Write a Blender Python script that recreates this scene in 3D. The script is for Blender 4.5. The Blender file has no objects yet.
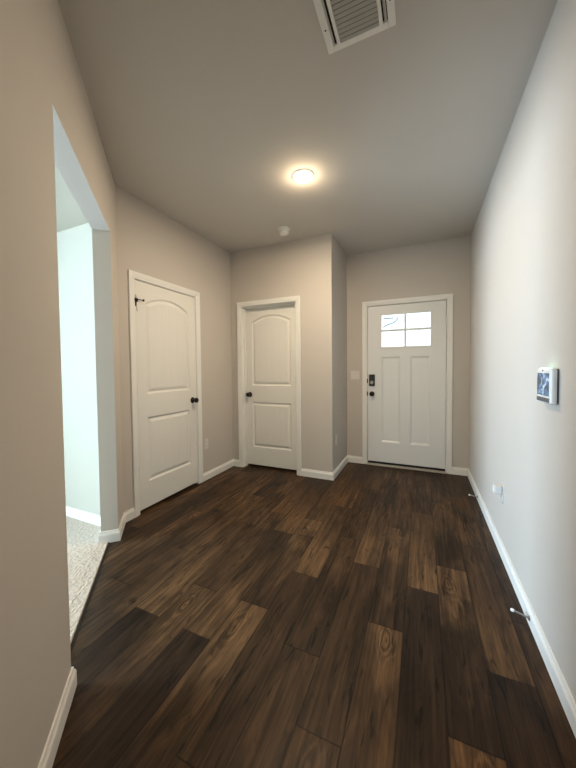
import bpy, bmesh, math, random
from mathutils import Vector, Matrix

C = bpy.context.scene.collection
PI = math.pi
random.seed(7)

# ------------------------------------------------------------------ plan of the hall (metres)
XR, YF, XB, YD, XL, YC, H = 0.4947, 3.9974, -0.9183, 3.2704, -2.2509, 1.6896, 2.743
T = 0.115                                    # wall thickness
R2 = math.sqrt(0.5)
DV = Vector((R2, -R2)); NV = Vector((-R2, -R2)); CV = Vector((XL, YC))
OP1, OP2, OPH, OPT = 0.2745, 1.393, 2.260, 0.112
H2 = 2.43                                    # side room ceiling
def P(s, t=0.0):
    v = CV + DV * s + NV * t
    return (v.x, v.y)

# ------------------------------------------------------------------ camera
cam = bpy.data.cameras.new('camera')
camo = bpy.data.objects.new('camera', cam); C.objects.link(camo)
yaw, pitch, roll = 0.419, 0.0312, -0.0095
F = Vector((-math.sin(yaw) * math.cos(pitch), math.cos(yaw) * math.cos(pitch), -math.sin(pitch)))
R = Vector((math.cos(yaw), math.sin(yaw), 0)); U = R.cross(F)
R, U = R * math.cos(roll) + U * math.sin(roll), U * math.cos(roll) - R * math.sin(roll)
M = Matrix((R, U, -F)).transposed().to_4x4(); M.translation = Vector((0, 0, 1.2663))
camo.matrix_world = M
cam.sensor_width = 36; cam.lens = 301.6565 * 36 / 768; cam.shift_y = -6.5558 / 768
cam.clip_start = 0.02
sc = bpy.context.scene
sc.camera = camo
sc.view_settings.view_transform = 'Standard'
sc.view_settings.look = 'None'
sc.view_settings.exposure = 0.10
sc.view_settings.gamma = 1.0
sc.view_settings.use_curve_mapping = False

# ------------------------------------------------------------------ daylight and added fill
w = bpy.data.worlds.new('overcast_sky'); sc.world = w; w.use_nodes = True
bg = w.node_tree.nodes['Background']
bg.inputs[0].default_value = (0.90, 0.97, 1.0, 1); bg.inputs[1].default_value = 1.7

def area(name, loc, aim, sx, sy, watts, col):
    l = bpy.data.lights.new(name, 'AREA'); l.shape = 'RECTANGLE'; l.size = sx; l.size_y = sy
    l.energy = watts; l.color = col
    o = bpy.data.objects.new(name, l); C.objects.link(o)
    o.location = loc
    o.rotation_euler = (Vector(aim) - Vector(loc)).to_track_quat('-Z', 'Z').to_euler()
    return o
# daylight through the side room's window and weak fill added at an unseen window behind the camera
area('side_room_daylight', (-5.86, -1.475, 1.45), (0, -1.475, 1.45), 2.0, 1.7, 1010, (0.60, 0.785, 1.0))
area('hall_end_fill', (-0.1, -4.92, 1.45), (-0.1, 0, 1.45), 0.9, 1.5, 14, (0.97, 0.95, 1.0))

# ------------------------------------------------------------------ helpers
def s2l(c):
    return tuple((x / 12.92 if x <= 0.04045 else ((x + 0.055) / 1.055) ** 2.4) for x in [v / 255 for v in c])

def mat(name, col, rough=0.5, metal=0.0, spec=0.5, bump=0.0, bscale=200, emit=None, estr=0, var=0.0, vscale=3):
    m = bpy.data.materials.new(name); m.use_nodes = True
    nt = m.node_tree; b = nt.nodes['Principled BSDF']
    b.inputs['Base Color'].default_value = (*col, 1)
    b.inputs['Roughness'].default_value = rough
    b.inputs['Metallic'].default_value = metal
    b.inputs['Specular IOR Level'].default_value = spec
    if emit:
        b.inputs['Emission Color'].default_value = (*emit, 1); b.inputs['Emission Strength'].default_value = estr
    tc = nt.nodes.new('ShaderNodeTexCoord')
    if bump:
        n = nt.nodes.new('ShaderNodeTexNoise'); n.inputs['Scale'].default_value = bscale; n.inputs['Detail'].default_value = 3
        bp = nt.nodes.new('ShaderNodeBump'); bp.inputs['Strength'].default_value = bump; bp.inputs['Distance'].default_value = 0.002
        nt.links.new(tc.outputs['Object'], n.inputs['Vector'])
        nt.links.new(n.outputs['Fac'], bp.inputs['Height']); nt.links.new(bp.outputs['Normal'], b.inputs['Normal'])
    if var:
        n = nt.nodes.new('ShaderNodeTexNoise'); n.inputs['Scale'].default_value = vscale; n.inputs['Detail'].default_value = 4
        r = nt.nodes.new('ShaderNodeMixRGB'); r.inputs[1].default_value = (*[c * (1 - var) for c in col], 1)
        r.inputs[2].default_value = (*[min(1, c * (1 + var)) for c in col], 1)
        nt.links.new(tc.outputs['Object'], n.inputs['Vector']); nt.links.new(n.outputs['Fac'], r.inputs[0])
        nt.links.new(r.outputs[0], b.inputs['Base Color'])
    return m

WALLCOL = (0.56, 0.513, 0.458)
TRIMCOL = (0.80, 0.785, 0.745)
M_wall = mat('wall_paint', WALLCOL, 0.75, spec=0.25, bump=0.25, bscale=110, var=0.02)
M_ceil = mat('ceiling_paint', (0.60, 0.565, 0.515), 0.9, spec=0.15, bump=0.4, bscale=90, var=0.02)
M_side = mat('wall_paint_dimmed', (0.45, 0.425, 0.35), 0.8, spec=0.2, bump=0.2, bscale=110, var=0.02)  # wall paint darkened in colour to hold down the side room's light
M_trim = mat('trim_paint', TRIMCOL, 0.38, spec=0.4, bump=0.05, bscale=60, var=0.01)
M_door = mat('door_paint', (0.77, 0.75, 0.70), 0.42, spec=0.4, bump=0.08, bscale=150, var=0.01)
M_fdoor = mat('entry_door_paint', (0.76, 0.76, 0.74), 0.40, spec=0.4, bump=0.04, bscale=120, var=0.01)
M_plate = mat('white_plastic', (0.82, 0.80, 0.76), 0.35, bump=0.02)
M_vent = mat('vent_enamel', (0.86, 0.84, 0.79), 0.4, bump=0.02)
M_bronze = mat('dark_bronze', (0.035, 0.027, 0.022), 0.28, metal=0.85, bump=0.05, bscale=80)
M_black = mat('black_plastic', (0.012, 0.012, 0.013), 0.3, bump=0.03)
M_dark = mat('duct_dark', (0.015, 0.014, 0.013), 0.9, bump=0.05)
M_gap = mat('gap_grey', (0.40, 0.385, 0.355), 0.9, bump=0.3)  # mid grey that sets how dark the vent gaps look
M_almond = mat('almond_plastic', (0.69, 0.65, 0.60), 0.4, bump=0.02)
M_plug = mat('pale_plastic', (0.64, 0.62, 0.59), 0.4, bump=0.02)
M_nickel = mat('satin_nickel', (0.42, 0.39, 0.35), 0.3, metal=0.9, bump=0.03)
M_gasket = mat('grey_rubber', (0.08, 0.075, 0.07), 0.7, bump=0.05)
M_sill = mat('threshold_wood', (0.42, 0.38, 0.32), 0.5, bump=0.1, var=0.1, vscale=20)
M_ground = mat('driveway_concrete', (0.45, 0.44, 0.42), 0.9, bump=0.3, bscale=30, var=0.1)
M_tip = mat('white_rubber', (0.85, 0.84, 0.80), 0.5, bump=0.02)
M_lens = mat('light_lens', (0.9, 0.88, 0.82), 0.4, emit=(1.0, 0.80, 0.52), estr=14, bump=0.02)
M_grey = mat('grey_plastic', (0.12, 0.125, 0.13), 0.45, bump=0.05)
M_led = mat('green_led', (0.3, 0.9, 0.6), 0.4, emit=(0.45, 1.0, 0.75), estr=2.5, bump=0.01)

def glass_mat():
    m = bpy.data.materials.new('clear_glass'); m.use_nodes = True; nt = m.node_tree; nt.nodes.clear()
    o = nt.nodes.new('ShaderNodeOutputMaterial'); t = nt.nodes.new('ShaderNodeBsdfTransparent'); g = nt.nodes.new('ShaderNodeBsdfGlossy')
    g.inputs['Roughness'].default_value = 0.02; t.inputs[0].default_value = (0.95, 0.98, 0.98, 1)
    f = nt.nodes.new('ShaderNodeFresnel'); f.inputs[0].default_value = 1.3
    mx = nt.nodes.new('ShaderNodeMixShader')
    nt.links.new(f.outputs[0], mx.inputs[0]); nt.links.new(t.outputs[0], mx.inputs[1]); nt.links.new(g.outputs[0], mx.inputs[2])
    nt.links.new(mx.outputs[0], o.inputs[0])
    return m
M_glass = glass_mat()
def film_mat():
    m = bpy.data.materials.new('grey_film'); m.use_nodes = True; nt = m.node_tree; nt.nodes.clear()
    o = nt.nodes.new('ShaderNodeOutputMaterial'); t = nt.nodes.new('ShaderNodeBsdfTransparent')
    t.inputs[0].default_value = (0.50, 0.57, 0.61, 1)
    nt.links.new(t.outputs[0], o.inputs[0])
    return m
M_outside_curve = film_mat()

def floor_mat():
    m = bpy.data.materials.new('wood_plank_vinyl'); m.use_nodes = True; nt = m.node_tree; N = nt.nodes; L = nt.links
    b = N['Principled BSDF']
    uv = N.new('ShaderNodeUVMap'); uv.uv_map = 'plank'
    at = N.new('ShaderNodeAttribute'); at.attribute_name = 'rnd'
    sx = N.new('ShaderNodeSeparateXYZ'); L.new(uv.outputs[0], sx.inputs[0])
    sr = N.new('ShaderNodeSeparateColor'); L.new(at.outputs['Color'], sr.inputs[0])
    def math_(op, a, bb=None, c=None):
        n = N.new('ShaderNodeMath'); n.operation = op
        for i, x in enumerate((a, bb, c)):
            if x is None: continue
            if isinstance(x, (int, float)): n.inputs[i].default_value = x
            else: L.new(x, n.inputs[i])
        return n.outputs[0]
    def vec(ku, kv, seed):
        n = N.new('ShaderNodeCombineXYZ')
        L.new(math_('MULTIPLY', sx.outputs[0], ku), n.inputs[0]); L.new(math_('MULTIPLY', sx.outputs[1], kv), n.inputs[1])
        L.new(math_('MULTIPLY', sr.outputs[2], seed), n.inputs[2]); return n.outputs[0]
    def noise(v, sc_, det, dist=0.0, rough=0.6):
        n = N.new('ShaderNodeTexNoise'); L.new(v, n.inputs['Vector']); n.inputs['Scale'].default_value = sc_
        n.inputs['Detail'].default_value = det; n.inputs['Distortion'].default_value = dist; n.inputs['Roughness'].default_value = rough
        return n.outputs['Fac']
    def rng(x, a, b_, c, d):
        n = N.new('ShaderNodeMapRange'); L.new(x, n.inputs[0])
        for i, q in enumerate((a, b_, c, d)): n.inputs[i + 1].default_value = q
        return n.outputs[0]
    fine = noise(vec(2.6, 75, 91), 1.5, 5, 0.25, 0.6)       # long fibres
    broad = noise(vec(0.9, 17.0, 57), 1.5, 6, 1.1, 0.62)    # broad streaks
    patch = noise(vec(2.6, 8.0, 33), 1.2, 4, 0.8, 0.55)     # clouds
    crack = noise(vec(2.6, 17.0, 71), 1.6, 3, 1.5, 0.55)    # dark checks
    ku = math_('SUBTRACT', sx.outputs[0], math_('MULTIPLY_ADD', sr.outputs[2], 0.12, 0.80))
    kv = math_('SUBTRACT', sx.outputs[1], math_('MULTIPLY_ADD', sr.outputs[2], 0.05, 0.055))
    cv = N.new('ShaderNodeCombineXYZ')                       # swirls round a knot
    L.new(math_('MULTIPLY', ku, 0.36), cv.inputs[0]); L.new(kv, cv.inputs[1]); L.new(math_('MULTIPLY', sr.outputs[2], 9.0), cv.inputs[2])
    wv = N.new('ShaderNodeTexWave'); wv.wave_type = 'RINGS'; wv.rings_direction = 'Z'
    L.new(math_('MULTIPLY', sr.outputs[2], 40.0), wv.inputs['Phase Offset'])
    L.new(cv.outputs[0], wv.inputs['Vector']); wv.inputs['Scale'].default_value = 16; wv.inputs['Distortion'].default_value = 9.0
    wv.inputs['Detail'].default_value = 4; wv.inputs['Detail Scale'].default_value = 1.6
    kd = math_('SQRT', math_('ADD', math_('MULTIPLY', math_('MULTIPLY', ku, 0.42), math_('MULTIPLY', ku, 0.42)), math_('MULTIPLY', kv, kv)))
    kmask = math_('MULTIPLY', rng(kd, 0.015, 0.065, 1.0, 0.0), math_('GREATER_THAN', sr.outputs[1], 0.58))
    ring = math_('MULTIPLY', kmask, rng(wv.outputs['Fac'], 0.2, 1.0, -0.40, 0.50))
    along = math_('MULTIPLY_ADD', math_('SUBTRACT', patch, 0.5), 0.8, math_('DIVIDE', sx.outputs[0], 0.977))
    along = rng(along, 0.25, 0.75, 0.0, 1.0)
    tmix = math_('ADD', sr.outputs[0], math_('MULTIPLY', along, math_('SUBTRACT', sr.outputs[1], sr.outputs[0])))
    tone = N.new('ShaderNodeValToRGB'); L.new(tmix, tone.inputs[0])
    e = tone.color_ramp.elements
    e[0].position = 0.0; e[0].color = (0.0105, 0.0056, 0.0032, 1)
    e[1].position = 1.0; e[1].color = (0.132, 0.0730, 0.0315, 1)
    x = tone.color_ramp.elements.new(0.5); x.color = (0.0420, 0.0225, 0.0103, 1)
    x = tone.color_ramp.elements.new(0.8); x.color = (0.082, 0.0440, 0.0195, 1)
    k = math_('MULTIPLY', rng(fine, 0.30, 0.72, 0.75, 1.32), rng(broad, 0.34, 0.68, 0.55, 1.55))
    k = math_('MULTIPLY', k, math_('ADD', 1.0, ring))
    k = math_('MULTIPLY', k, rng(patch, 0.33, 0.68, 0.66, 1.68))
    k = math_('MULTIPLY', k, rng(crack, 0.58, 0.68, 1.0, 0.30))
    # seams
    W_, L_ = 0.164, 0.977
    ev = math_('MINIMUM', sx.outputs[1], math_('SUBTRACT', W_, sx.outputs[1]))
    eu = math_('MINIMUM', sx.outputs[0], math_('SUBTRACT', L_, sx.outputs[0]))
    ed = math_('MINIMUM', ev, eu)
    k = math_('MULTIPLY', k, rng(ed, 0.0, 0.0045, 0.25, 1.0))
    mu = N.new('ShaderNodeVectorMath'); mu.operation = 'SCALE'
    L.new(tone.outputs[0], mu.inputs[0]); L.new(k, mu.inputs['Scale'])
    L.new(mu.outputs[0], b.inputs['Base Color'])
    L.new(rng(fine, 0.3, 0.7, 0.50, 0.36), b.inputs['Roughness'])
    b.inputs['Specular IOR Level'].default_value = 0.15
    bp = N.new('ShaderNodeBump'); bp.inputs['Strength'].default_value = 0.25; bp.inputs['Distance'].default_value = 0.002
    hh = math_('ADD', math_('MULTIPLY', fine, 0.6), rng(ed, 0, 0.003, -0.8, 0))
    hh = math_('ADD', hh, math_('MULTIPLY', patch, 1.0))
    L.new(hh, bp.inputs['Height']); L.new(bp.outputs[0], b.inputs['Normal'])
    return m
M_floor = floor_mat()

def carpet_mat():
    m = bpy.data.materials.new('carpet_pile'); m.use_nodes = True; nt = m.node_tree; N = nt.nodes; L = nt.links
    b = N['Principled BSDF']; b.inputs['Roughness'].default_value = 1.0; b.inputs['Specular IOR Level'].default_value = 0.05
    tc = N.new('ShaderNodeTexCoord')
    n = N.new('ShaderNodeTexNoise'); n.inputs['Scale'].default_value = 90; n.inputs['Detail'].default_value = 6; n.inputs['Roughness'].default_value = 0.75
    L.new(tc.outputs['Object'], n.inputs['Vector'])
    r = N.new('ShaderNodeValToRGB'); L.new(n.outputs['Fac'], r.inputs[0])
    r.color_ramp.elements[0].position = 0.33; r.color_ramp.elements[0].color = (0.42, 0.34, 0.27, 1)
    r.color_ramp.elements[1].position = 0.68; r.color_ramp.elements[1].color = (0.64, 0.55, 0.455, 1)
    L.new(r.outputs[0], b.inputs['Base Color'])
    return m
M_carpet = carpet_mat()

def screen_mat():
    m = bpy.data.materials.new('lit_screen'); m.use_nodes = True; nt = m.node_tree; N = nt.nodes; L = nt.links
    b = N['Principled BSDF']; b.inputs['Base Color'].default_value = (0.01, 0.015, 0.02, 1); b.inputs['Roughness'].default_value = 0.12
    tc = N.new('ShaderNodeTexCoord')
    n = N.new('ShaderNodeTexNoise'); n.inputs['Scale'].default_value = 24; n.inputs['Detail'].default_value = 2.5; n.inputs['Distortion'].default_value = 1.2
    L.new(tc.outputs['Object'], n.inputs['Vector'])
    r = N.new('ShaderNodeValToRGB'); L.new(n.outputs['Fac'], r.inputs[0]); cr = r.color_ramp
    cr.elements[0].position = 0.38; cr.elements[0].color = (0.02, 0.05, 0.09, 1)
    cr.elements[1].position = 0.66; cr.elements[1].color = (0.80, 0.92, 1.0, 1)
    x = cr.elements.new(0.50); x.color = (0.08, 0.22, 0.45, 1)
    L.new(r.outputs[0], b.inputs['Emission Color']); b.inputs['Emission Strength'].default_value = 0.9
    return m
M_screen = screen_mat()

# ---- mesh helpers
def link(name, bm, m, parent=None, smooth=False, loc=None):
    me = bpy.data.meshes.new(name); bmesh.ops.recalc_face_normals(bm, faces=bm.faces) if not smooth or smooth == 'recalc' else None
    bm.to_mesh(me); bm.free(); me.materials.append(m)
    if smooth:
        for p in me.polygons: p.use_smooth = True
    o = bpy.data.objects.new(name, me); C.objects.link(o)
    if parent: o.parent = parent
    if loc: o.location = loc
    return o

def tag(o, label, cat, group=None, kind=None):
    o['label'] = label; o['category'] = cat
    if group: o['group'] = group
    if kind: o['kind'] = kind
    return o

def empty(name, loc, rot=None):
    o = bpy.data.objects.new(name, None); C.objects.link(o); o.location = loc; o.empty_display_size = 0.05
    if rot is not None: o.rotation_euler = rot
    return o

def box(bm, x0, x1, y0, y1, z0, z1, bev=0.0):
    vs = [bm.verts.new((x, y, z)) for x in (x0, x1) for y in (y0, y1) for z in (z0, z1)]
    fs = [bm.faces.new([vs[i] for i in f]) for f in ((0, 1, 3, 2), (4, 6, 7, 5), (0, 4, 5, 1), (2, 3, 7, 6), (0, 2, 6, 4), (1, 5, 7, 3))]
    if bev:
        es = {e for f in fs for e in f.edges}
        bmesh.ops.bevel(bm, geom=list(es), offset=bev, segments=3, profile=0.5, affect='EDGES')
    return bm

def prism(bm, poly, z0, z1):
    lo = [bm.verts.new((x, y, z0)) for x, y in poly]; hi = [bm.verts.new((x, y, z1)) for x, y in poly]
    n = len(poly)
    bm.faces.new(lo[::-1]); bm.faces.new(hi)
    for i in range(n): bm.faces.new((lo[i], lo[(i + 1) % n], hi[(i + 1) % n], hi[i]))
    return bm

def lathe(bm, prof, seg=32, mtx=None):
    """prof: (radius, height) list, revolved about local z"""
    rings = []
    for r, z in prof:
        if r < 1e-6: rings.append([bm.verts.new((0, 0, z))])
        else: rings.append([bm.verts.new((r * math.cos(2 * PI * i / seg), r * math.sin(2 * PI * i / seg), z)) for i in range(seg)])
    for a, b in zip(rings, rings[1:]):
        for i in range(seg):
            j = (i + 1) % seg
            if len(a) == 1 and len(b) == 1: continue
            if len(a) == 1: bm.faces.new((a[0], b[i], b[j]))
            elif len(b) == 1: bm.faces.new((a[i], a[j], b[0]))
            else: bm.faces.new((a[i], a[j], b[j], b[i]))
    if mtx: bmesh.ops.transform(bm, matrix=mtx, verts=[v for r in rings for v in r])
    return bm

def tube(bm, pts, r, seg=10):
    rings = []
    for i, p in enumerate(pts):
        p = Vector(p); a = Vector(pts[max(0, i - 1)]); b = Vector(pts[min(len(pts) - 1, i + 1)]); d = (b - a).normalized()
        q = d.to_track_quat('Z', 'Y')
        rings.append([bm.verts.new(p + q @ Vector((r * math.cos(2 * PI * k / seg), r * math.sin(2 * PI * k / seg), 0))) for k in range(seg)])
    for a, b in zip(rings, rings[1:]):
        for k in range(seg): bm.faces.new((a[k], a[(k + 1) % seg], b[(k + 1) % seg], b[k]))
    bm.faces.new(rings[0][::-1]); bm.faces.new(rings[-1])
    return bm

def sweep(bm, path, prof):
    """baseboard: plan path (room on the left), prof = closed (offset into room, z) polygon, mitred corners"""
    pts = [Vector(p) for p in path]; n = len(pts); secs = []
    for i, p in enumerate(pts):
        d0 = (pts[i] - pts[i - 1]).normalized() if i else None
        d1 = (pts[i + 1] - pts[i]).normalized() if i < n - 1 else None
        l = lambda d: Vector((-d.y, d.x))
        if d0 is None: off = l(d1)
        elif d1 is None: off = l(d0)
        else:
            m_ = l(d0) + l(d1); off = m_ / (m_.dot(l(d0)))
        secs.append([bm.verts.new((p.x + off.x * o, p.y + off.y * o, z)) for o, z in prof])
    k = len(prof)
    for a, b in zip(secs, secs[1:]):
        for i in range(k): bm.faces.new((a[i], a[(i + 1) % k], b[(i + 1) % k], b[i]))
    bm.faces.new(secs[0]); bm.faces.new(secs[-1][::-1])
    return bm
BASE = [(0, 0), (0.014, 0), (0.014, 0.058), (0.0125, 0.063), (0.0125, 0.066), (0.0095, 0.070), (0.0070, 0.078), (0.0062, 0.085), (0, 0.086)]

def casing(bm, u0, u1, top, width=0.057):
    """door casing in local (u, depth, z); depth negative = into the room; inner edge u0,u1,top"""
    prof = [(0, 0), (0, -0.008), (0.004, -0.010), (0.016, -0.011), (0.020, -0.013), (0.046, -0.017), (width, -0.0165), (width, 0)]
    def sec(f): return [bm.verts.new(f(a, d)) for a, d in prof]
    S = [sec(lambda a, d: (u0 - a, d, 0)), sec(lambda a, d: (u0 - a, d, top + a)), sec(lambda a, d: (u1 + a, d, top + a)), sec(lambda a, d: (u1 + a, d, 0))]
    k = len(prof)
    for a, b in zip(S, S[1:]):
        for i in range(k): bm.faces.new((a[i], a[(i + 1) % k], b[(i + 1) % k], b[i]))
    bm.faces.new(S[0]); bm.faces.new(S[-1][::-1])
    return bm

# local frames for things on a wall: x along the wall, y into the wall (away from the room), z up
def frame_left(y): return Matrix.Translation((XL, y, 0)) @ Matrix.Rotation(PI / 2, 4, 'Z')          # room at +x : local -y = +x
def frame_front(x, yy): return Matrix.Translation((x, yy, 0))
def frame_right(y): return Matrix.Translation((XR, y, 0)) @ Matrix.Rotation(-PI / 2, 4, 'Z')
def put(o, m): o.matrix_world = m; return o

# ------------------------------------------------------------------ structure
def struct(name, bm, m, label, cat, smooth=False):
    return tag(link(name, bm, m, smooth=smooth), label, cat, kind='structure')

# floor: planks of 0.164 x 0.977 m running towards the front door
bm = bmesh.new(); uvl = bm.loops.layers.uv.new('plank'); cl = bm.loops.layers.float_color.new('rnd')
PW, PL, PX = 0.164, 0.977, -0.570
butts = {-7: 1.201, -6: 0.62, -5: 1.10, -4: 1.36, -3: 1.097, -2: 1.365, -1: 1.69, 0: 1.22, 1: 0.95, 2: 1.498, 3: 1.832, 4: 1.128, 5: 1.44, 6: 0.8}
# tone at the near and at the far end of the planks that show (0 dark, 1 light); the others are drawn at random
tones = {(-5, 0): (.80, .45), (-5, -1): (.5, .15), (-3, 0): (.78, .2), (-3, -1): (.5, .12), (-4, -1): (.4, .72), (-4, 0): (.35, .6), (-2, -1): (.45, .78),
         (-2, 0): (.30, .75), (0, 0): (.25, .5), (0, -1): (.4, .55), (2, -1): (.5, .75), (2, 0): (.35, .6), (4, -1): (.5, .85), (4, 0): (.22, .80), (5, 0): (.68, .3),
         (5, -1): (.3, .25), (1, -1): (.4, .72), (1, 0): (.5, .30), (1, 1): (.7, .4), (3, 0): (.85, .5), (3, -1): (.32, .2), (-1, 0): (.80, .5), (-1, -1): (.5, .35),
         (-7, 0): (.35, .4), (-6, 0): (.45, .5), (-6, 1): (.55, .6), (-3, 1): (.78, .4), (-4, 1): (.68, .4), (-1, 1): (.78, .4), (4, 1): (.3, .6), (3, 1): (.3, .5)}
for k in range(-15, 8):
    b0 = butts.get(k, random.random()); x0 = PX + PW * k
    for j in range(-8, 5):
        y0 = b0 + PL * j; y1 = y0 + PL
        if y1 < -5.0 or y0 > YF + 0.16: continue
        t, r2 = tones.get((k, j), (random.uniform(0.2, 0.7), random.uniform(0.2, 0.7))); r3 = random.random()
        a, e = max(y0, -5.0), min(y1, YF + 0.12)
        f = bm.faces.new([bm.verts.new(v) for v in ((x0, a, 0), (x0 + PW, a, 0), (x0 + PW, e, 0), (x0, e, 0))])
        for lp, uvv in zip(f.loops, ((a - y0, 0), (a - y0, PW), (e - y0, PW), (e - y0, 0))):
            lp[uvl].uv = uvv; lp[cl] = (t, r2, r3, 1)
bm.faces.ensure_lookup_table()
fl = link('floor', bm, M_floor)
tag(fl, 'dark brown wood plank floor of the entry hall', 'floor', kind='structure')
struct('floor_subfloor', box(bmesh.new(), -5.7, 0.7, -5.1, YF + 0.12, -0.12, -0.004), M_ground, 'concrete slab under the floor coverings', 'subfloor')

# ceilings
struct('ceiling', box(bmesh.new(), -5.7, XR + T, -5.1, YF + 0.16, H, H + 0.12), M_ceil, 'beige textured ceiling of the entry hall', 'ceiling')
bm = bmesh.new(); prism(bm, [(-5.7, -2.6), (P(4.5, OPT)[0], -2.6), P(3.6, OPT), P(0.06, OPT), (-2.296, 1.575), (-5.7, 1.575)], H2, H2 + 0.05)
struct('ceiling_side_room', bm, M_side, 'lower pale ceiling of the bright side room', 'ceiling')

# walls
struct('wall_right', box(bmesh.new(), XR, XR + T, -5.1, YF, 0, H), M_wall, 'long plain wall on the right with the alarm panel', 'wall')
FD0, FD1, FDT = -0.652, 0.2595, 2.047        # front door slab opening
bm = bmesh.new(); JT = 0.019
box(bm, XB - T, FD0 - JT, YF, YF + 0.16, 0, H); box(bm, FD1 + JT, XR + T, YF, YF + 0.16, 0, H); box(bm, FD0 - JT, FD1 + JT, YF, YF + 0.16, FDT + JT, H)
struct('wall_front', bm, M_wall, 'beige wall around the front door', 'wall')
struct('wall_return', box(bmesh.new(), XB - T, XB, YD + T, YF, 0, H), M_wall, 'narrow shaded wall beside the front door recess', 'wall')
D20, D21, DT = -2.091, -1.355, 2.038
bm = bmesh.new()
box(bm, XL, D20 - JT, YD, YD + T, 0, H); box(bm, D21 + JT, XB, YD, YD + T, 0, H); box(bm, D20 - JT, D21 + JT, YD, YD + T, DT + JT, H)
struct('wall_middle', bm, M_wall, 'beige wall around the recessed closet door', 'wall')
D10, D11 = 1.846, 2.597
bm = bmesh.new()
box(bm, XL - T, XL, YC, D10 - JT, 0, H); box(bm, XL - T, XL, D11 + JT, YD + T, 0, H); box(bm, XL - T, XL, D10 - JT, D11 + JT, DT + JT, H)
struct('wall_left', bm, M_wall, 'beige wall around the left panel door', 'wall')
bm = bmesh.new()
prism(bm, [P(0), P(OP1), P(OP1, OPT), P(0, OPT), (XL - T, YC)][::-1], 0, H)
prism(bm, [P(OP2), P(2.2), P(2.2, OPT), P(OP2, OPT)][::-1], 0, H)
prism(bm, [P(OP1), P(OP2), P(OP2, OPT), P(OP1, OPT)][::-1], OPH, H)
struct('wall_angled', bm, M_wall, 'angled wall with the tall opening to the carpeted side room', 'wall')
ex, ey = P(2.2)
struct('wall_hall', box(bmesh.new(), ex - T, ex, -5.1, ey + 0.05, 0, H), M_wall, 'hall wall continuing behind the viewpoint', 'wall')
W0, W1 = -0.55, 0.35
bm = bmesh.new()
box(bm, ex - T, W0, -4.9, -4.78, 0, H); box(bm, W1, XR, -4.9, -4.78, 0, H); box(bm, W0, W1, -4.9, -4.78, 0, 0.7); box(bm, W0, W1, -4.9, -4.78, 2.2, H)
struct('wall_back', bm, M_wall, 'end wall of the hall with an added window', 'wall')
bm = bmesh.new(); prism(bm, [(-5.7, 1.575), (-2.296, 1.575), (-2.331, 1.611), (XL - T, 1.689), (-5.7, 1.689)], 0, H)
struct('wall_side_room_far', bm, M_side, 'bright pale wall seen through the opening on the left', 'wall')
bm = bmesh.new(); Y0, Y1, Z0, Z1 = -2.5, -0.45, 0.6, 2.3
box(bm, -5.7, -5.58, -2.6, Y0, 0, H); box(bm, -5.7, -5.58, Y1, 1.575, 0, H); box(bm, -5.7, -5.58, Y0, Y1, 0, Z0); box(bm, -5.7, -5.58, Y0, Y1, Z1, H)
struct('wall_side_room_window', bm, M_side, 'side room wall with the window', 'wall')
struct('wall_side_room_near', box(bmesh.new(), -5.7, ex - T, -2.7, -2.6, 0, H), M_side, 'near wall of the side room', 'wall')
bm = bmesh.new(); box(bm, -3.3, -3.2, 1.689, YF + 0.16, 0, H); box(bm, -3.2, XB - T, YF + 0.06, YF + 0.16, 0, H)
struct('wall_closet', bm, M_wall, 'closet walls behind the two interior doors', 'wall')

def window(name, x0, x1, y0, y1, z0, z1, label):
    r = empty(name, ((x0 + x1) / 2, (y0 + y1) / 2, z0)); tag(r, label, 'window', kind='structure')
    inv = Matrix.Translation(-r.location)
    ax = (x1 - x0) > (y1 - y0); bm = bmesh.new(); fw = 0.05
    if ax:
        for a, b, c, d in ((x0, x0 + fw, z0, z1), (x1 - fw, x1, z0, z1), (x0, x1, z0, z0 + fw), (x0, x1, z1 - fw, z1), (x0, x1, (z0 + z1) / 2 - .02, (z0 + z1) / 2 + .02)): box(bm, a, b, y0, y1, c, d)
    else:
        for a, b, c, d in ((y0, y0 + fw, z0, z1), (y1 - fw, y1, z0, z1), (y0, y1, z0, z0 + fw), (y0, y1, z1 - fw, z1), (y0, y1, (z0 + z1) / 2 - .02, (z0 + z1) / 2 + .02)): box(bm, x0, x1, a, b, c, d)
    bm.transform(inv); link('frame', bm, M_trim, r)
    bm = bmesh.new(); xm, ym = (x0 + x1) / 2, (y0 + y1) / 2
    if ax: box(bm, x0 + .01, x1 - .01, ym - .003, ym + .003, z0 + .01, z1 - .01)
    else: box(bm, xm - .003, xm + .003, y0 + .01, y1 - .01, z0 + .01, z1 - .01)
    bm.transform(inv); link('pane', bm, M_glass, r)
window('window_1', -5.67, -5.61, Y0, Y1, Z0, Z1, 'white framed window of the side room')
window('window_added', W0, W1, -4.87, -4.81, 0.7, 2.2, 'white framed window added unseen at the end of the hall')  # unseen window added where the fill lamp enters

# baseboards
def baseboard(name, path, label, m=M_trim): struct(name, sweep(bmesh.new(), path, BASE), m, label, 'baseboard')
baseboard('baseboard_right', [(XR, -4.78), (XR, YF), (FD1 + 0.062, YF)], 'white baseboard along the right wall to the front door')
baseboard('baseboard_middle', [(FD0 - 0.062, YF), (XB, YF), (XB, YD), (D21 + 0.062, YD)], 'white baseboard around the projecting corner between the doors')
baseboard('baseboard_corner', [(D20 - 0.062, YD), (XL, YD), (XL, D11 + 0.062)], 'white baseboard in the corner between the two panel doors')
baseboard('baseboard_jamb', [(XL, D10 - 0.062), P(0), P(OP1), P(OP1, OPT), P(0.07, OPT)], 'white baseboard wrapping the far side of the opening')
baseboard('baseboard_side_room', [(-2.31, 1.575), (-5.58, 1.575)], 'white baseboard under the bright side room wall')
baseboard('baseboard_left', [P(2.1, OPT), P(OP2, OPT), P(OP2), P(2.2), (ex, -4.78)], 'white baseboard along the near left wall')

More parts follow.
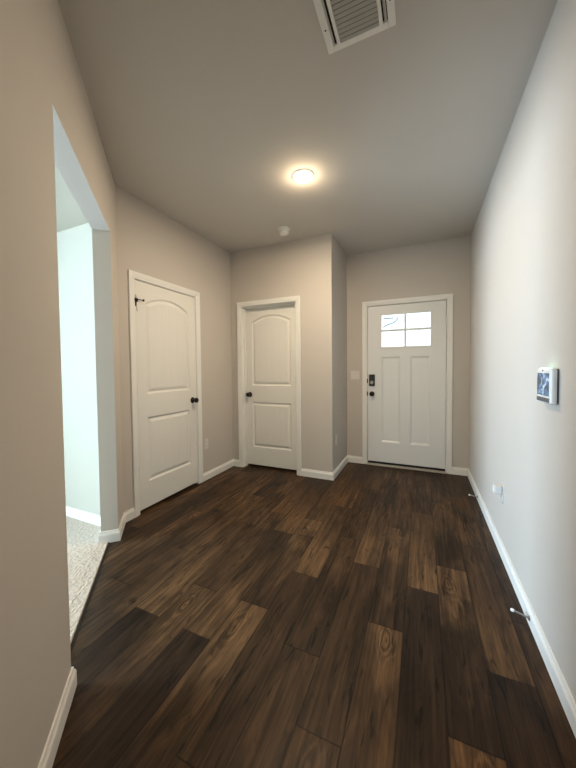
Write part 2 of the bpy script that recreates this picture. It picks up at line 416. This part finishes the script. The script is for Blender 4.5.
# door trims: casing + jamb + stops, built in a local frame (x along wall, y into wall)
def door_trim(name, u0, u1, top, depth, stop, m, label, sill=None):
    bm = bmesh.new()
    casing(bm, u0 - 0.005, u1 + 0.005, top + 0.005)
    box(bm, u0 - JT, u0, 0, depth, 0, top); box(bm, u1, u1 + JT, 0, depth, 0, top); box(bm, u0 - JT, u1 + JT, 0, depth, top, top + JT)
    if stop is not None:
        a, b = stop
        box(bm, u0, u0 + 0.011, a, b, 0, top - 0.011); box(bm, u1 - 0.011, u1, a, b, 0, top - 0.011); box(bm, u0, u1, a, b, top - 0.011, top)
    o = struct(name, bm, M_trim, label, 'door frame'); o.matrix_world = m
    return o
# local x on the left wall runs +y in the world
door_trim('trim_1', D10, D11, DT, T, (0.042, 0.07), frame_left(0), 'white casing around the left panel door')
door_trim('trim_2', D20, D21, DT, T, (0.040, 0.076), frame_front(0, YD), 'white casing around the recessed closet door')
door_trim('trim_3', FD0, FD1, FDT, 0.16, (0.052, 0.085), frame_front(0, YF), 'white casing around the front door')

# ---- panel doors (height field face + body)
def panel_sdf(u, v, p):
    u0, u1, v0, v1, rise = p
    hw = (u1 - u0) / 2; q = (u - (u0 + u1) / 2) / hw
    top = v1 + rise * (1 - q * q) if rise else v1
    sl = math.sqrt(1 + (2 * rise * q / hw) ** 2) if rise else 1
    return min(u - u0, u1 - u, v - v0, (top - v) / sl)
def ogee(d):
    if d <= 0: return 0.0
    if d < 0.010: t = d / 0.010; return -0.0135 * (3 * t * t - 2 * t ** 3)
    if d < 0.016: return -0.0135
    if d < 0.040: t = (d - 0.016) / 0.024; return -0.0135 + 0.0100 * (3 * t * t - 2 * t ** 3)
    return -0.0015
def groove(u, d, w):
    if d < 0.040: return 0.0
    g = abs(((u / 0.0915) + 0.5) % 1.0 - 0.5) * 0.0915
    return -0.0016 * max(0.0, 1 - g / 0.0045)
def panel_slab(W, Ht, panels, name):
    nu, nv = int(W / 0.0042), int(Ht / 0.0055)
    us = [W * i / nu for i in range(nu + 1)]; vs = [Ht * j / nv for j in range(nv + 1)]
    meshes = []
    val = {}
    def hf(i, j):
        if (i, j) not in val:
            u, v = us[i], vs[j]; dd, which = max((panel_sdf(u, v, p), n) for n, p in enumerate(panels))
            h = ogee(dd)
            if dd > 0: h += groove(u - W / 2, dd, W)
            val[(i, j)] = (h, which if dd > 0.0 else -1)
        return val[(i, j)]
    bms = {n: bmesh.new() for n in range(-1, len(panels))}; cache = {n: {} for n in bms}
    for i in range(nu):
        for j in range(nv):
            cs = [(i, j), (i + 1, j), (i + 1, j + 1), (i, j + 1)]
            ids = [hf(*c)[1] for c in cs]; reg = max(ids)
            b = bms[reg]; vv = []
            for c in cs:
                if c not in cache[reg]: cache[reg][c] = b.verts.new((us[c[0]], -hf(*c)[0], vs[c[1]]))
                vv.append(cache[reg][c])
            b.faces.new(vv)
    b = bms[-1]
    box(b, 0, W, 0.0145, 0.035, 0, Ht)
    box(b, 0, 0.0015, 0.0, 0.0145, 0, Ht); box(b, W - 0.0015, W, 0.0, 0.0145, 0, Ht); box(b, 0, W, 0.0, 0.0145, Ht - 0.0015, Ht); box(b, 0, W, 0.0, 0.0145, 0, 0.0015)
    out = []
    for n in sorted(bms):
        me = bpy.data.meshes.new('slab' if n < 0 else 'panel'); bms[n].to_mesh(me); bms[n].free(); me.materials.append(M_door)
        for p in me.polygons: p.use_smooth = len(p.vertices) == 4 and p.area < 1e-4
        out.append(me)
    return out
DW, DH = 0.745, 2.009
slab_meshes = panel_slab(DW, DH, [(0.105, DW - 0.105, 0.233, 0.808, 0), (0.105, DW - 0.105, 1.023, 1.828, 0.075)], 'd')

def knob_bm():
    bm = bmesh.new()
    lathe(bm, [(0, 0.0), (0.032, 0.0), (0.032, 0.004), (0.028, 0.009), (0.013, 0.011), (0.011, 0.030), (0.014, 0.034), (0.024, 0.040), (0.0275, 0.050), (0.0265, 0.060), (0.020, 0.067), (0, 0.069)], 32,
          Matrix.Rotation(PI / 2, 4, 'X'))   # local -y = into the room
    return bm
def hinge_bm():
    bm = bmesh.new(); lathe(bm, [(0, -0.046), (0.005, -0.046), (0.0062, -0.043), (0.0062, 0.043), (0.005, 0.046), (0.003, 0.050), (0, 0.051)], 14)
    for z in (-0.015, 0.015): lathe(bm, [(0.0066, z - 0.001), (0.0066, z + 0.001)], 14)
    box(bm, -0.018, 0.018, 0.004, 0.006, -0.044, 0.044)
    return bm

def panel_door(name, m, label, knob_u, hinge_u=None):
    r = empty(name, (0, 0, 0)); r.matrix_world = m
    tag(r, label, 'door', kind='structure')
    for me, nm in zip(slab_meshes, ('slab', 'panel', 'panel')):
        o = bpy.data.objects.new(nm, me); C.objects.link(o); o.parent = r
    k = link('door_knob', knob_bm(), M_bronze, r, smooth='recalc', loc=(knob_u, 0, 0.906)); k['label'] = 'dark bronze round knob'
    if hinge_u is not None:
        for z in (0.333, 1.063, 1.833):
            h = link('hinge', hinge_bm(), M_trim if z < 1.5 else M_nickel, r, loc=(hinge_u, -0.006, z)); h['label'] = 'painted white hinge' if z < 1.5 else 'metal hinge at the top'
    return r
d1 = panel_door('door_1', frame_left(0) @ Matrix.Translation((D10 + 0.003, 0.002, 0.026)), 'two panel arched white door with dark knob on the left wall', DW - 0.060, -0.002)
# hinge pin stop on the top hinge of door 1
hs = empty('hinge_stop', (0, 0, 0)); hs.parent = d1; hs.location = (-0.002, -0.010, 1.833); hs['label'] = 'dark hinge pin door stop'
bm = bmesh.new(); box(bm, -0.012, 0.016, -0.012, 0.004, -0.012, 0.018, 0.003); lathe(bm, [(0, -0.052), (0.005, -0.050), (0.009, -0.012), (0, -0.012)], 14)
link('stop_body', bm, M_bronze, hs)
bm = bmesh.new(); tube(bm, [(0.01, -0.004, 0.010), (0.068, -0.012, 0.010)], 0.004); lathe(bm, [(0, 0), (0.010, 0.001), (0.010, 0.008), (0, 0.009)], 14, Matrix.Translation((0.066, -0.012, 0.010)) @ Matrix.Rotation(PI / 2, 4, 'Y'))
link('stop_arm', bm, M_bronze, hs)
bm = bmesh.new(); tube(bm, [(0.003, -0.006, -0.045), (0.006, -0.008, -0.095)], 0.0035)
link('stop_rod', bm, M_nickel, hs)

d2 = panel_door('door_2', frame_front(D20 - 0.0045, YD + 0.078) @ Matrix.Translation((0, 0, 0.026)), 'two panel arched white door recessed in the middle wall', 0.066)

# ---- front door
FW, FH = FD1 - FD0 - 0.006, FDT - 0.050
ft = empty('door_3', (0, 0, 0)); ft.matrix_world = frame_front(FD0 + 0.003, YF + 0.006) @ Matrix.Translation((0, 0, 0.046))
tag(ft, 'white front door with a four pane window and two long panels', 'door', kind='structure')
fx = lambda x: x - (FD0 + 0.003); fz = lambda z: z - 0.046
gx0, gx1, gz0, gz1 = fx(-0.482), fx(0.096), fz(1.515), fz(1.930)
fpan = [(fx(-0.478), fx(-0.250), fz(0.305), fz(1.396), 0), (fx(-0.138), fx(0.083), fz(0.305), fz(1.396), 0)]
def fprof(d):
    if d <= 0: return 0
    if d < 0.022: return -0.015 * d / 0.022
    return -0.015
us = {0, FW, gx0, gx1}; vs = {0, FH, gz0, gz1}
for p in fpan:
    for o in (0, 0.006, 0.014, 0.022):
        us |= {p[0] + o, p[1] - o}; vs |= {p[2] + o, p[3] - o}
us = sorted(us); vs = sorted(vs)
bms = {-1: bmesh.new(), 0: bmesh.new(), 1: bmesh.new()}; cache = {n: {} for n in bms}
for i in range(len(us) - 1):
    for j in range(len(vs) - 1):
        uc, vc = (us[i] + us[i + 1]) / 2, (vs[j] + vs[j + 1]) / 2
        if gx0 < uc < gx1 and gz0 < vc < gz1: continue
        reg = -1
        for n, p in enumerate(fpan):
            if panel_sdf(uc, vc, p) > 0: reg = n
        vv = []
        for a, b_ in ((i, j), (i + 1, j), (i + 1, j + 1), (i, j + 1)):
            if (a, b_) not in cache[reg]:
                h = max(fprof(max(panel_sdf(us[a], vs[b_], p) for p in fpan)), -1) if max(panel_sdf(us[a], vs[b_], p) for p in fpan) > 0 else 0
                cache[reg][(a, b_)] = bms[reg].verts.new((us[a], -h, vs[b_]))
            vv.append(cache[reg][(a, b_)])
        bms[reg].faces.new(vv)
b = bms[-1]
for a, c, d, e in ((0, gx0, 0, FH), (gx1, FW, 0, FH), (gx0, gx1, 0, gz0), (gx0, gx1, gz1, FH)): box(b, a, c, 0.0155, 0.044, d, e)
box(b, 0, 0.002, 0.0, 0.0155, 0, FH); box(b, FW - 0.002, FW, 0.0, 0.0155, 0, FH); box(b, 0, FW, 0, 0.0155, 0, 0.002); box(b, 0, FW, 0, 0.0155, FH - 0.002, FH)
box(b, gx0, gx0 + .002, 0, 0.0155, gz0, gz1); box(b, gx1 - .002, gx1, 0, 0.0155, gz0, gz1); box(b, gx0, gx1, 0, 0.0155, gz0, gz0 + .002); box(b, gx0, gx1, 0, 0.0155, gz1 - .002, gz1)
for n, nm in ((-1, 'slab'), (0, 'panel'), (1, 'panel')): link(nm, bms[n], M_fdoor, ft, smooth=False)
# glazing frame and muntins
lw = 0.007
bm = bmesh.new()
for a, c, d, e in ((gx0 - .016, gx0 + lw, gz0 - .016, gz1 + .016), (gx1 - lw, gx1 + .016, gz0 - .016, gz1 + .016), (gx0, gx1, gz0 - .016, gz0 + lw), (gx0, gx1, gz1 - lw, gz1 + .016)):
    box(bm, a, c, -0.006, 0.016, d, e, 0.002)
link('glazing_frame', bm, M_fdoor, ft)
bm = bmesh.new(); cx_, cz_ = fx(-0.194), fz(1.728)
box(bm, cx_ - .011, cx_ + .011, -0.004, 0.032, gz0, gz1, .002); box(bm, gx0, gx1, -0.0045, 0.032, cz_ - .011, cz_ + .011, .002)
link('muntin', bm, M_fdoor, ft)
for a, c in ((gx0 + lw, cx_ - .010), (cx_ + .010, gx1 - lw)):
    for d, e in ((gz0 + lw, cz_ - .010), (cz_ + .010, gz1 - lw)):
        pane = link('pane', box(bmesh.new(), a, c, 0.014, 0.018, d, e), M_glass, ft)
# faint grey curve from outside, put onto the top left pane (last pane built in the first column)
wp = lambda x, z: (fx(x), 0.007, fz(z))
pane = [o for o in ft.children if o.name.startswith('pane')][1]
bm = bmesh.new()
tube(bm, [wp(-0.453, 1.882), wp(-0.397, 1.880), wp(-0.331, 1.880)], 0.0085, 8)
tube(bm, [wp(-0.288, 1.896), wp(-0.285, 1.868), wp(-0.299, 1.845), wp(-0.331, 1.821), wp(-0.379, 1.807), wp(-0.421, 1.792), wp(-0.458, 1.769)], 0.0085, 8)
mk = link('pane_outside_curve', bm, M_outside_curve, pane); mk['label'] = 'faint grey curve from outside'
# lock set
kb = link('door_knob', knob_bm(), M_bronze, ft, smooth='recalc', loc=(fx(-0.593), 0, fz(0.922))); kb['label'] = 'dark bronze round knob'
lk = empty('deadbolt', (0, 0, 0)); lk.parent = ft; lk.location = (fx(-0.593), 0, fz(1.098)); lk['label'] = 'black deadbolt housing with a grey thumb turn'
link('housing', box(bmesh.new(), -0.036, 0.036, -0.026, 0, -0.075, 0.075, 0.008), M_black, lk)
bm = bmesh.new(); lathe(bm, [(0, 0), (0.022, 0), (0.022, 0.004), (0.018, 0.006), (0, 0.006)], 28, Matrix.Translation((0, -0.026, -0.028)) @ Matrix.Rotation(PI / 2, 4, 'X'))
box(bm, -0.006, 0.006, -0.050, -0.030, -0.050, -0.006, 0.002); link('thumb_turn', bm, M_nickel, lk)
link('battery_cover', box(bmesh.new(), -0.029, 0.029, -0.0285, -0.026, 0.006, 0.067, 0.001), M_black, lk)
for z in (0.922, 1.09): link('strike_plate', box(bmesh.new(), -0.013, 0.004, -0.010, 0.02, fz(z) - 0.028, fz(z) + 0.028, 0.001), M_bronze, ft)
for z in (0.295, 1.005, 1.800):
    h = link('hinge', hinge_bm(), M_fdoor, ft, loc=(FW + 0.001, -0.010, fz(z)))
bm = bmesh.new(); box(bm, 0.004, FW - 0.004, 0.003, 0.036, -0.027, 0.0); link('sweep', bm, M_black, ft)
bm = bmesh.new(); box(bm, FD0 - 0.03, FD1 + 0.03, YF - 0.028, YF, 0, 0.010, 0.003); box(bm, FD0, FD1, YF, YF + 0.16, 0, 0.018)
struct('trim_4', bm, M_sill, 'low wooden threshold under the front door', 'threshold')
struct('ground', box(bmesh.new(), -12, 12, YF + 0.17, 25, -0.30, -0.18), M_ground, 'concrete driveway outside the front door', 'ground')

# ------------------------------------------------------------------ carpet of the side room
bm = bmesh.new()
def rough(): return random.uniform(0.008, 0.012)
def grid(ss, ts, skirt=False):
    g = [[bm.verts.new((*P(s + random.uniform(-.003, .003) * (0 < a < len(ss) - 1), t + random.uniform(-.003, .003) * (0 < b_ < len(ts) - 1)), rough())) for b_, t in enumerate(ts)] for a, s in enumerate(ss)]
    fs = []
    for a in range(len(ss) - 1):
        for c in range(len(ts) - 1): fs.append(bm.faces.new((g[a][c], g[a + 1][c], g[a + 1][c + 1], g[a][c + 1])))
    if skirt:
        lo = [bm.verts.new((*P(s, ts[0] - 0.004), 0.0)) for s in ss]
        for a in range(len(ss) - 1): bm.faces.new((lo[a], lo[a + 1], g[a + 1][0], g[a][0]))
def lin(a, b, st):
    n = max(1, round((b - a) / st)); return [a + (b - a) * i / n for i in range(n + 1)]
grid(lin(OP1 + 0.014, OP2 - 0.014, 0.009), lin(0.068, OPT + 0.014, 0.009), True)
grid(lin(-0.9, 1.9, 0.011), lin(OPT + 0.014, 1.3, 0.011))
grid(lin(-0.9, 1.9, 0.06), lin(1.3, 5.0, 0.06)); grid(lin(1.9, 3.6, 0.06), lin(OPT + 0.014, 5.0, 0.06)); grid(lin(-3.0, -0.9, 0.06), lin(1.0, 5.0, 0.06))
for co, no in (((0, 1.560, 0), (0, 1, 0)), ((-5.57, 0, 0), (-1, 0, 0)), ((0, -2.59, 0), (0, -1, 0)), ((ex - T - 0.01, 0, 0), (1, 0, 0)) ):
    if no[0] == 1: continue
    bmesh.ops.bisect_plane(bm, geom=bm.verts[:] + bm.edges[:] + bm.faces[:], plane_co=co, plane_no=no, clear_outer=True)
carpet = link('carpet', bm, M_carpet); tag(carpet, 'cream pile carpet of the side room beyond the opening', 'carpet', kind='stuff')

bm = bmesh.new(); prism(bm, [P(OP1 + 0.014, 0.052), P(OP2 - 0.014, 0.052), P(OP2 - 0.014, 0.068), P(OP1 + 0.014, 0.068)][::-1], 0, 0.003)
struct('carpet_edge_shade', bm, M_dark, 'dark strip painted as the shadow line between the wood floor and the carpet', 'painted shade')  # dark strip added as painted shade along the carpet's front edge

# ------------------------------------------------------------------ things on ceiling and walls
# air return vent
vent = empty('air_vent', (-0.2575, 1.165, H)); tag(vent, 'white louvred air vent set in the ceiling near the top edge', 'vent')
vw, vd = 0.149, 0.255
bm = bmesh.new()
for a, c, d, e in ((-vw, -vw + .030, -vd, vd), (vw - .030, vw, -vd, vd), (-vw + .03, vw - .03, -vd, -vd + .030), (-vw + .03, vw - .03, vd - .030, vd)):
    box(bm, a, c, d, e, -0.010, 0.0)
fr = link('frame', bm, M_vent, vent); md = fr.modifiers.new('bevel', 'BEVEL'); md.width = 0.003; md.segments = 2
link('duct', box(bmesh.new(), -vw + .02, vw - .02, -vd + .02, vd - .02, -0.0015, -0.0005), M_dark, vent)
core0, core1 = -0.092, 0.088
link('gap_shade_sheet', box(bmesh.new(), core0, core1, -vd + .03, vd - .03, -0.004, -0.002), M_gap, vent)  # grey sheet added behind the slats, the gaps' shade in its colour
bm = bmesh.new()
for a in (core0 - .004, core1): box(bm, a - .004, a + .010, -vd + .028, vd - .028, -0.013, -0.002)
link('divider', bm, M_vent, vent)
for s, x in ((1, -0.113), (-1, 0.112)):
    bm = bmesh.new(); v = [bm.verts.new(q) for q in ((x - .008, -vd + .03, -.003), (x + .004, -vd + .03, -.012), (x + .004, vd - .03, -.012), (x - .008, vd - .03, -.003))]
    bm.faces.new(v); bmesh.ops.solidify(bm, geom=bm.faces[:], thickness=0.0012); link('side_slat', bm, M_vent, vent)
y = -vd + 0.040
while y < vd - 0.035:
    bm = bmesh.new(); y_ = y
    v = [bm.verts.new(q) for q in ((core0 + .004, y_, -.0075), (core1 - .002, y_, -.0075), (core1 - .002, y_ + .0112, -.0125), (core0 + .004, y_ + .0112, -.0125))]
    bm.faces.new(v); bmesh.ops.solidify(bm, geom=bm.faces[:], thickness=0.0014); link('slat', bm, M_vent, vent)
    y += 0.0195
for sx_, sy_ in ((-0.134, 0.15), (0.134, 0.15), (-0.134, -0.15), (0.134, -0.15)):
    bm = bmesh.new(); lathe(bm, [(0, -0.0125), (0.003, -0.012), (0.004, -0.0105), (0.004, -0.0095)], 12, Matrix.Translation((sx_, sy_, 0))); link('screw', bm, M_grey, vent)

# ceiling light
lt = empty('ceiling_light', (-0.845, 2.218, H)); tag(lt, 'round white disc light glowing warm on the ceiling', 'light')
bm = bmesh.new(); lathe(bm, [(0.062, -0.012), (0.065, -0.015), (0.088, -0.002), (0.089, 0), (0.0, 0)], 48); link('trim_ring', bm, M_plate, lt, smooth='recalc')
bm = bmesh.new(); lathe(bm, [(0, -0.036), (0.025, -0.034), (0.045, -0.028), (0.063, -0.015), (0.063, -0.004), (0, -0.004)], 48); link('lens', bm, M_lens, lt, smooth='recalc')
l = bpy.data.lights.new('ceiling_light_lamp', 'AREA'); l.shape = 'DISK'; l.size = 0.14; l.energy = 31.5; l.color = (1.0, 0.81, 0.58)
lo = bpy.data.objects.new('ceiling_light_lamp', l); C.objects.link(lo); lo.parent = lt; lo.location = (0, 0, -0.045)
l = bpy.data.lights.new('ceiling_light_glow', 'POINT'); l.energy = 2.6; l.color = (1.0, 0.78, 0.52); l.shadow_soft_size = 0.03
lo = bpy.data.objects.new('ceiling_light_glow', l); C.objects.link(lo); lo.parent = lt; lo.location = (0, 0, -0.085)

# smoke detector
sd = empty('smoke_detector', (-1.348, 2.960, H)); tag(sd, 'small round white smoke detector on the ceiling', 'smoke detector')
bm = bmesh.new(); lathe(bm, [(0, 0), (0.064, 0), (0.064, -0.008), (0.060, -0.013), (0, -0.013)], 40); link('base', bm, M_plate, sd, smooth='recalc')
bm = bmesh.new(); lathe(bm, [(0.050, -0.013), (0.050, -0.020), (0.046, -0.022), (0.046, -0.026), (0.050, -0.028), (0.049, -0.046), (0.038, -0.060), (0, -0.062)], 40); link('body', bm, M_plate, sd, smooth='recalc')
bm = bmesh.new(); lathe(bm, [(0, -0.0645), (0.009, -0.064), (0.010, -0.060)], 20, Matrix.Translation((0.012, -0.01, 0))); link('button', bm, M_plate, sd)

# alarm panel on the right wall (local x runs -y in the world, -y = into room)
pn = empty('alarm_panel', (XR, 1.5955, 1.1835)); pn.rotation_euler = (0, 0, -PI / 2); tag(pn, 'white alarm keypad with a lit blue screen on the right wall', 'alarm panel')
link('back_plate', box(bmesh.new(), -0.070, 0.074, -0.008, 0, -0.069, 0.069, 0.003), M_grey, pn)
link('body', box(bmesh.new(), -0.0785, 0.0785, -0.029, -0.006, -0.075, 0.072, 0.009), M_plate, pn)
link('screen', box(bmesh.new(), -0.070, 0.062, -0.0305, -0.028, -0.042, 0.052, 0.0008), M_screen, pn)
link('speaker_grille', box(bmesh.new(), -0.074, 0.066, -0.0305, -0.028, -0.068, -0.050, 0.0008), M_grey, pn)
bm = bmesh.new(); lathe(bm, [(0, 0), (0.004, 0), (0.004, 0.002), (0, 0.0022)], 16, Matrix.Translation((-0.008, -0.0285, 0.062)) @ Matrix.Rotation(PI / 2, 4, 'X')); link('camera_eye', bm, M_black, pn)
link('status_light', box(bmesh.new(), -0.045, 0.045, -0.026, -0.012, 0.070, 0.0735, 0.001), M_led, pn)

# wall plates: local x along wall, -y into room
def screws(r, zs):
    for z in zs:
        bm = bmesh.new(); lathe(bm, [(0, 0), (0.003, 0), (0.003, 0.001), (0, 0.0014)], 10, Matrix.Translation((0, -0.006, z)) @ Matrix.Rotation(PI / 2, 4, 'X')); link('screw', bm, M_plate, r)
def outlet(loc, rz, label, faces=(1, -1), M_plate=M_almond):
    r = empty('wall_outlet', loc); r.rotation_euler = (0, 0, rz); tag(r, label, 'outlet')
    link('plate', box(bmesh.new(), -0.035, 0.035, -0.006, 0, -0.0575, 0.0575, 0.0025), M_plate, r)
    for s in faces:
        f = link('receptacle', box(bmesh.new(), -0.017, 0.017, -0.008, -0.004, s * 0.020 - 0.0145, s * 0.020 + 0.0145, 0.003), M_plate, r)
        bm = bmesh.new()
        for u in (-0.007, 0.006): box(bm, u - .001, u + .001, -0.0084, -0.0078, s * 0.020 - 0.001, s * 0.020 + 0.008)
        link('slot', bm, M_black, f)
    screws(r, (0,))
    return r
outlet((XL, 2.737, 0.412), PI / 2, 'white outlet low on the wall beside the left panel door')
outlet((XB, 3.425, 0.420), PI / 2, 'white outlet low on the narrow shaded wall')
outlet((XR, 2.400, 0.415), -PI / 2, 'white outlet low on the right wall behind the plug adapter', (1, -1), M_plug)
# plug-in adapter
pa = empty('plug_adapter', (XR - 0.0085, 2.400, 0.440)); pa.rotation_euler = (0, 0, -PI / 2); tag(pa, 'white plug adapter plugged into the outlet on the right wall', 'adapter')
link('body', box(bmesh.new(), -0.026, 0.026, -0.044, 0, -0.028, 0.028, 0.006), M_plug, pa)
link('face_plate', box(bmesh.new(), -0.017, 0.017, -0.0455, -0.043, -0.019, 0.019, 0.001), M_vent, pa)

# switch
sw = empty('light_switch', (-0.809, YF, 1.165)); tag(sw, 'double white rocker switch beside the front door', 'switch')
link('plate', box(bmesh.new(), -0.058, 0.058, -0.006, 0, -0.0575, 0.0575, 0.0025), M_almond, sw)
for s in (-1, 1):
    bm = bmesh.new(); box(bm, s * 0.023 - 0.0165, s * 0.023 + 0.0165, -0.009, -0.004, -0.033, 0.033, 0.0015)
    bmesh.ops.rotate(bm, verts=bm.verts, cent=(0, -0.006, 0), matrix=Matrix.Rotation(0.05 * s, 3, 'X')); link('rocker', bm, M_almond, sw)
    for z in (-0.048, 0.048):
        bm = bmesh.new(); lathe(bm, [(0, 0), (0.003, 0), (0.003, 0.001), (0, 0.0014)], 10, Matrix.Translation((s * 0.023, -0.006, z)) @ Matrix.Rotation(PI / 2, 4, 'X')); link('screw', bm, M_almond, sw)

# door stops on the right baseboard
def door_stop(y, label, turn=0.0):
    r = empty('door_stop', (XR - 0.013, y, 0.042)); r.rotation_euler = (0, 0, -PI / 2 - turn); tag(r, label, 'door stop', 'door stops on the right baseboard')
    rx = Matrix.Rotation(PI / 2, 4, 'X')
    bm = bmesh.new(); lathe(bm, [(0, 0), (0.012, 0), (0.012, 0.003), (0.008, 0.008), (0, 0.008)], 20, rx); link('base', bm, M_nickel, r)
    bm = bmesh.new(); prof = [(0, 0.006)]
    for i in range(28): prof += [(0.0048, 0.008 + i * 0.002), (0.0040, 0.009 + i * 0.002)]
    lathe(bm, prof + [(0, 0.064)], 14, rx); link('spring', bm, M_nickel, r)
    bm = bmesh.new(); lathe(bm, [(0, 0.062), (0.006, 0.062), (0.0075, 0.065), (0.0075, 0.073), (0.005, 0.077), (0, 0.078)], 18, rx); link('tip', bm, M_tip, r)['label'] = 'white rubber tip'
door_stop(3.27, 'metal door stop on the right baseboard, farther one near the front door', 0.30)
door_stop(1.775, 'metal door stop on the right baseboard, nearer one below the alarm panel', 0.40)
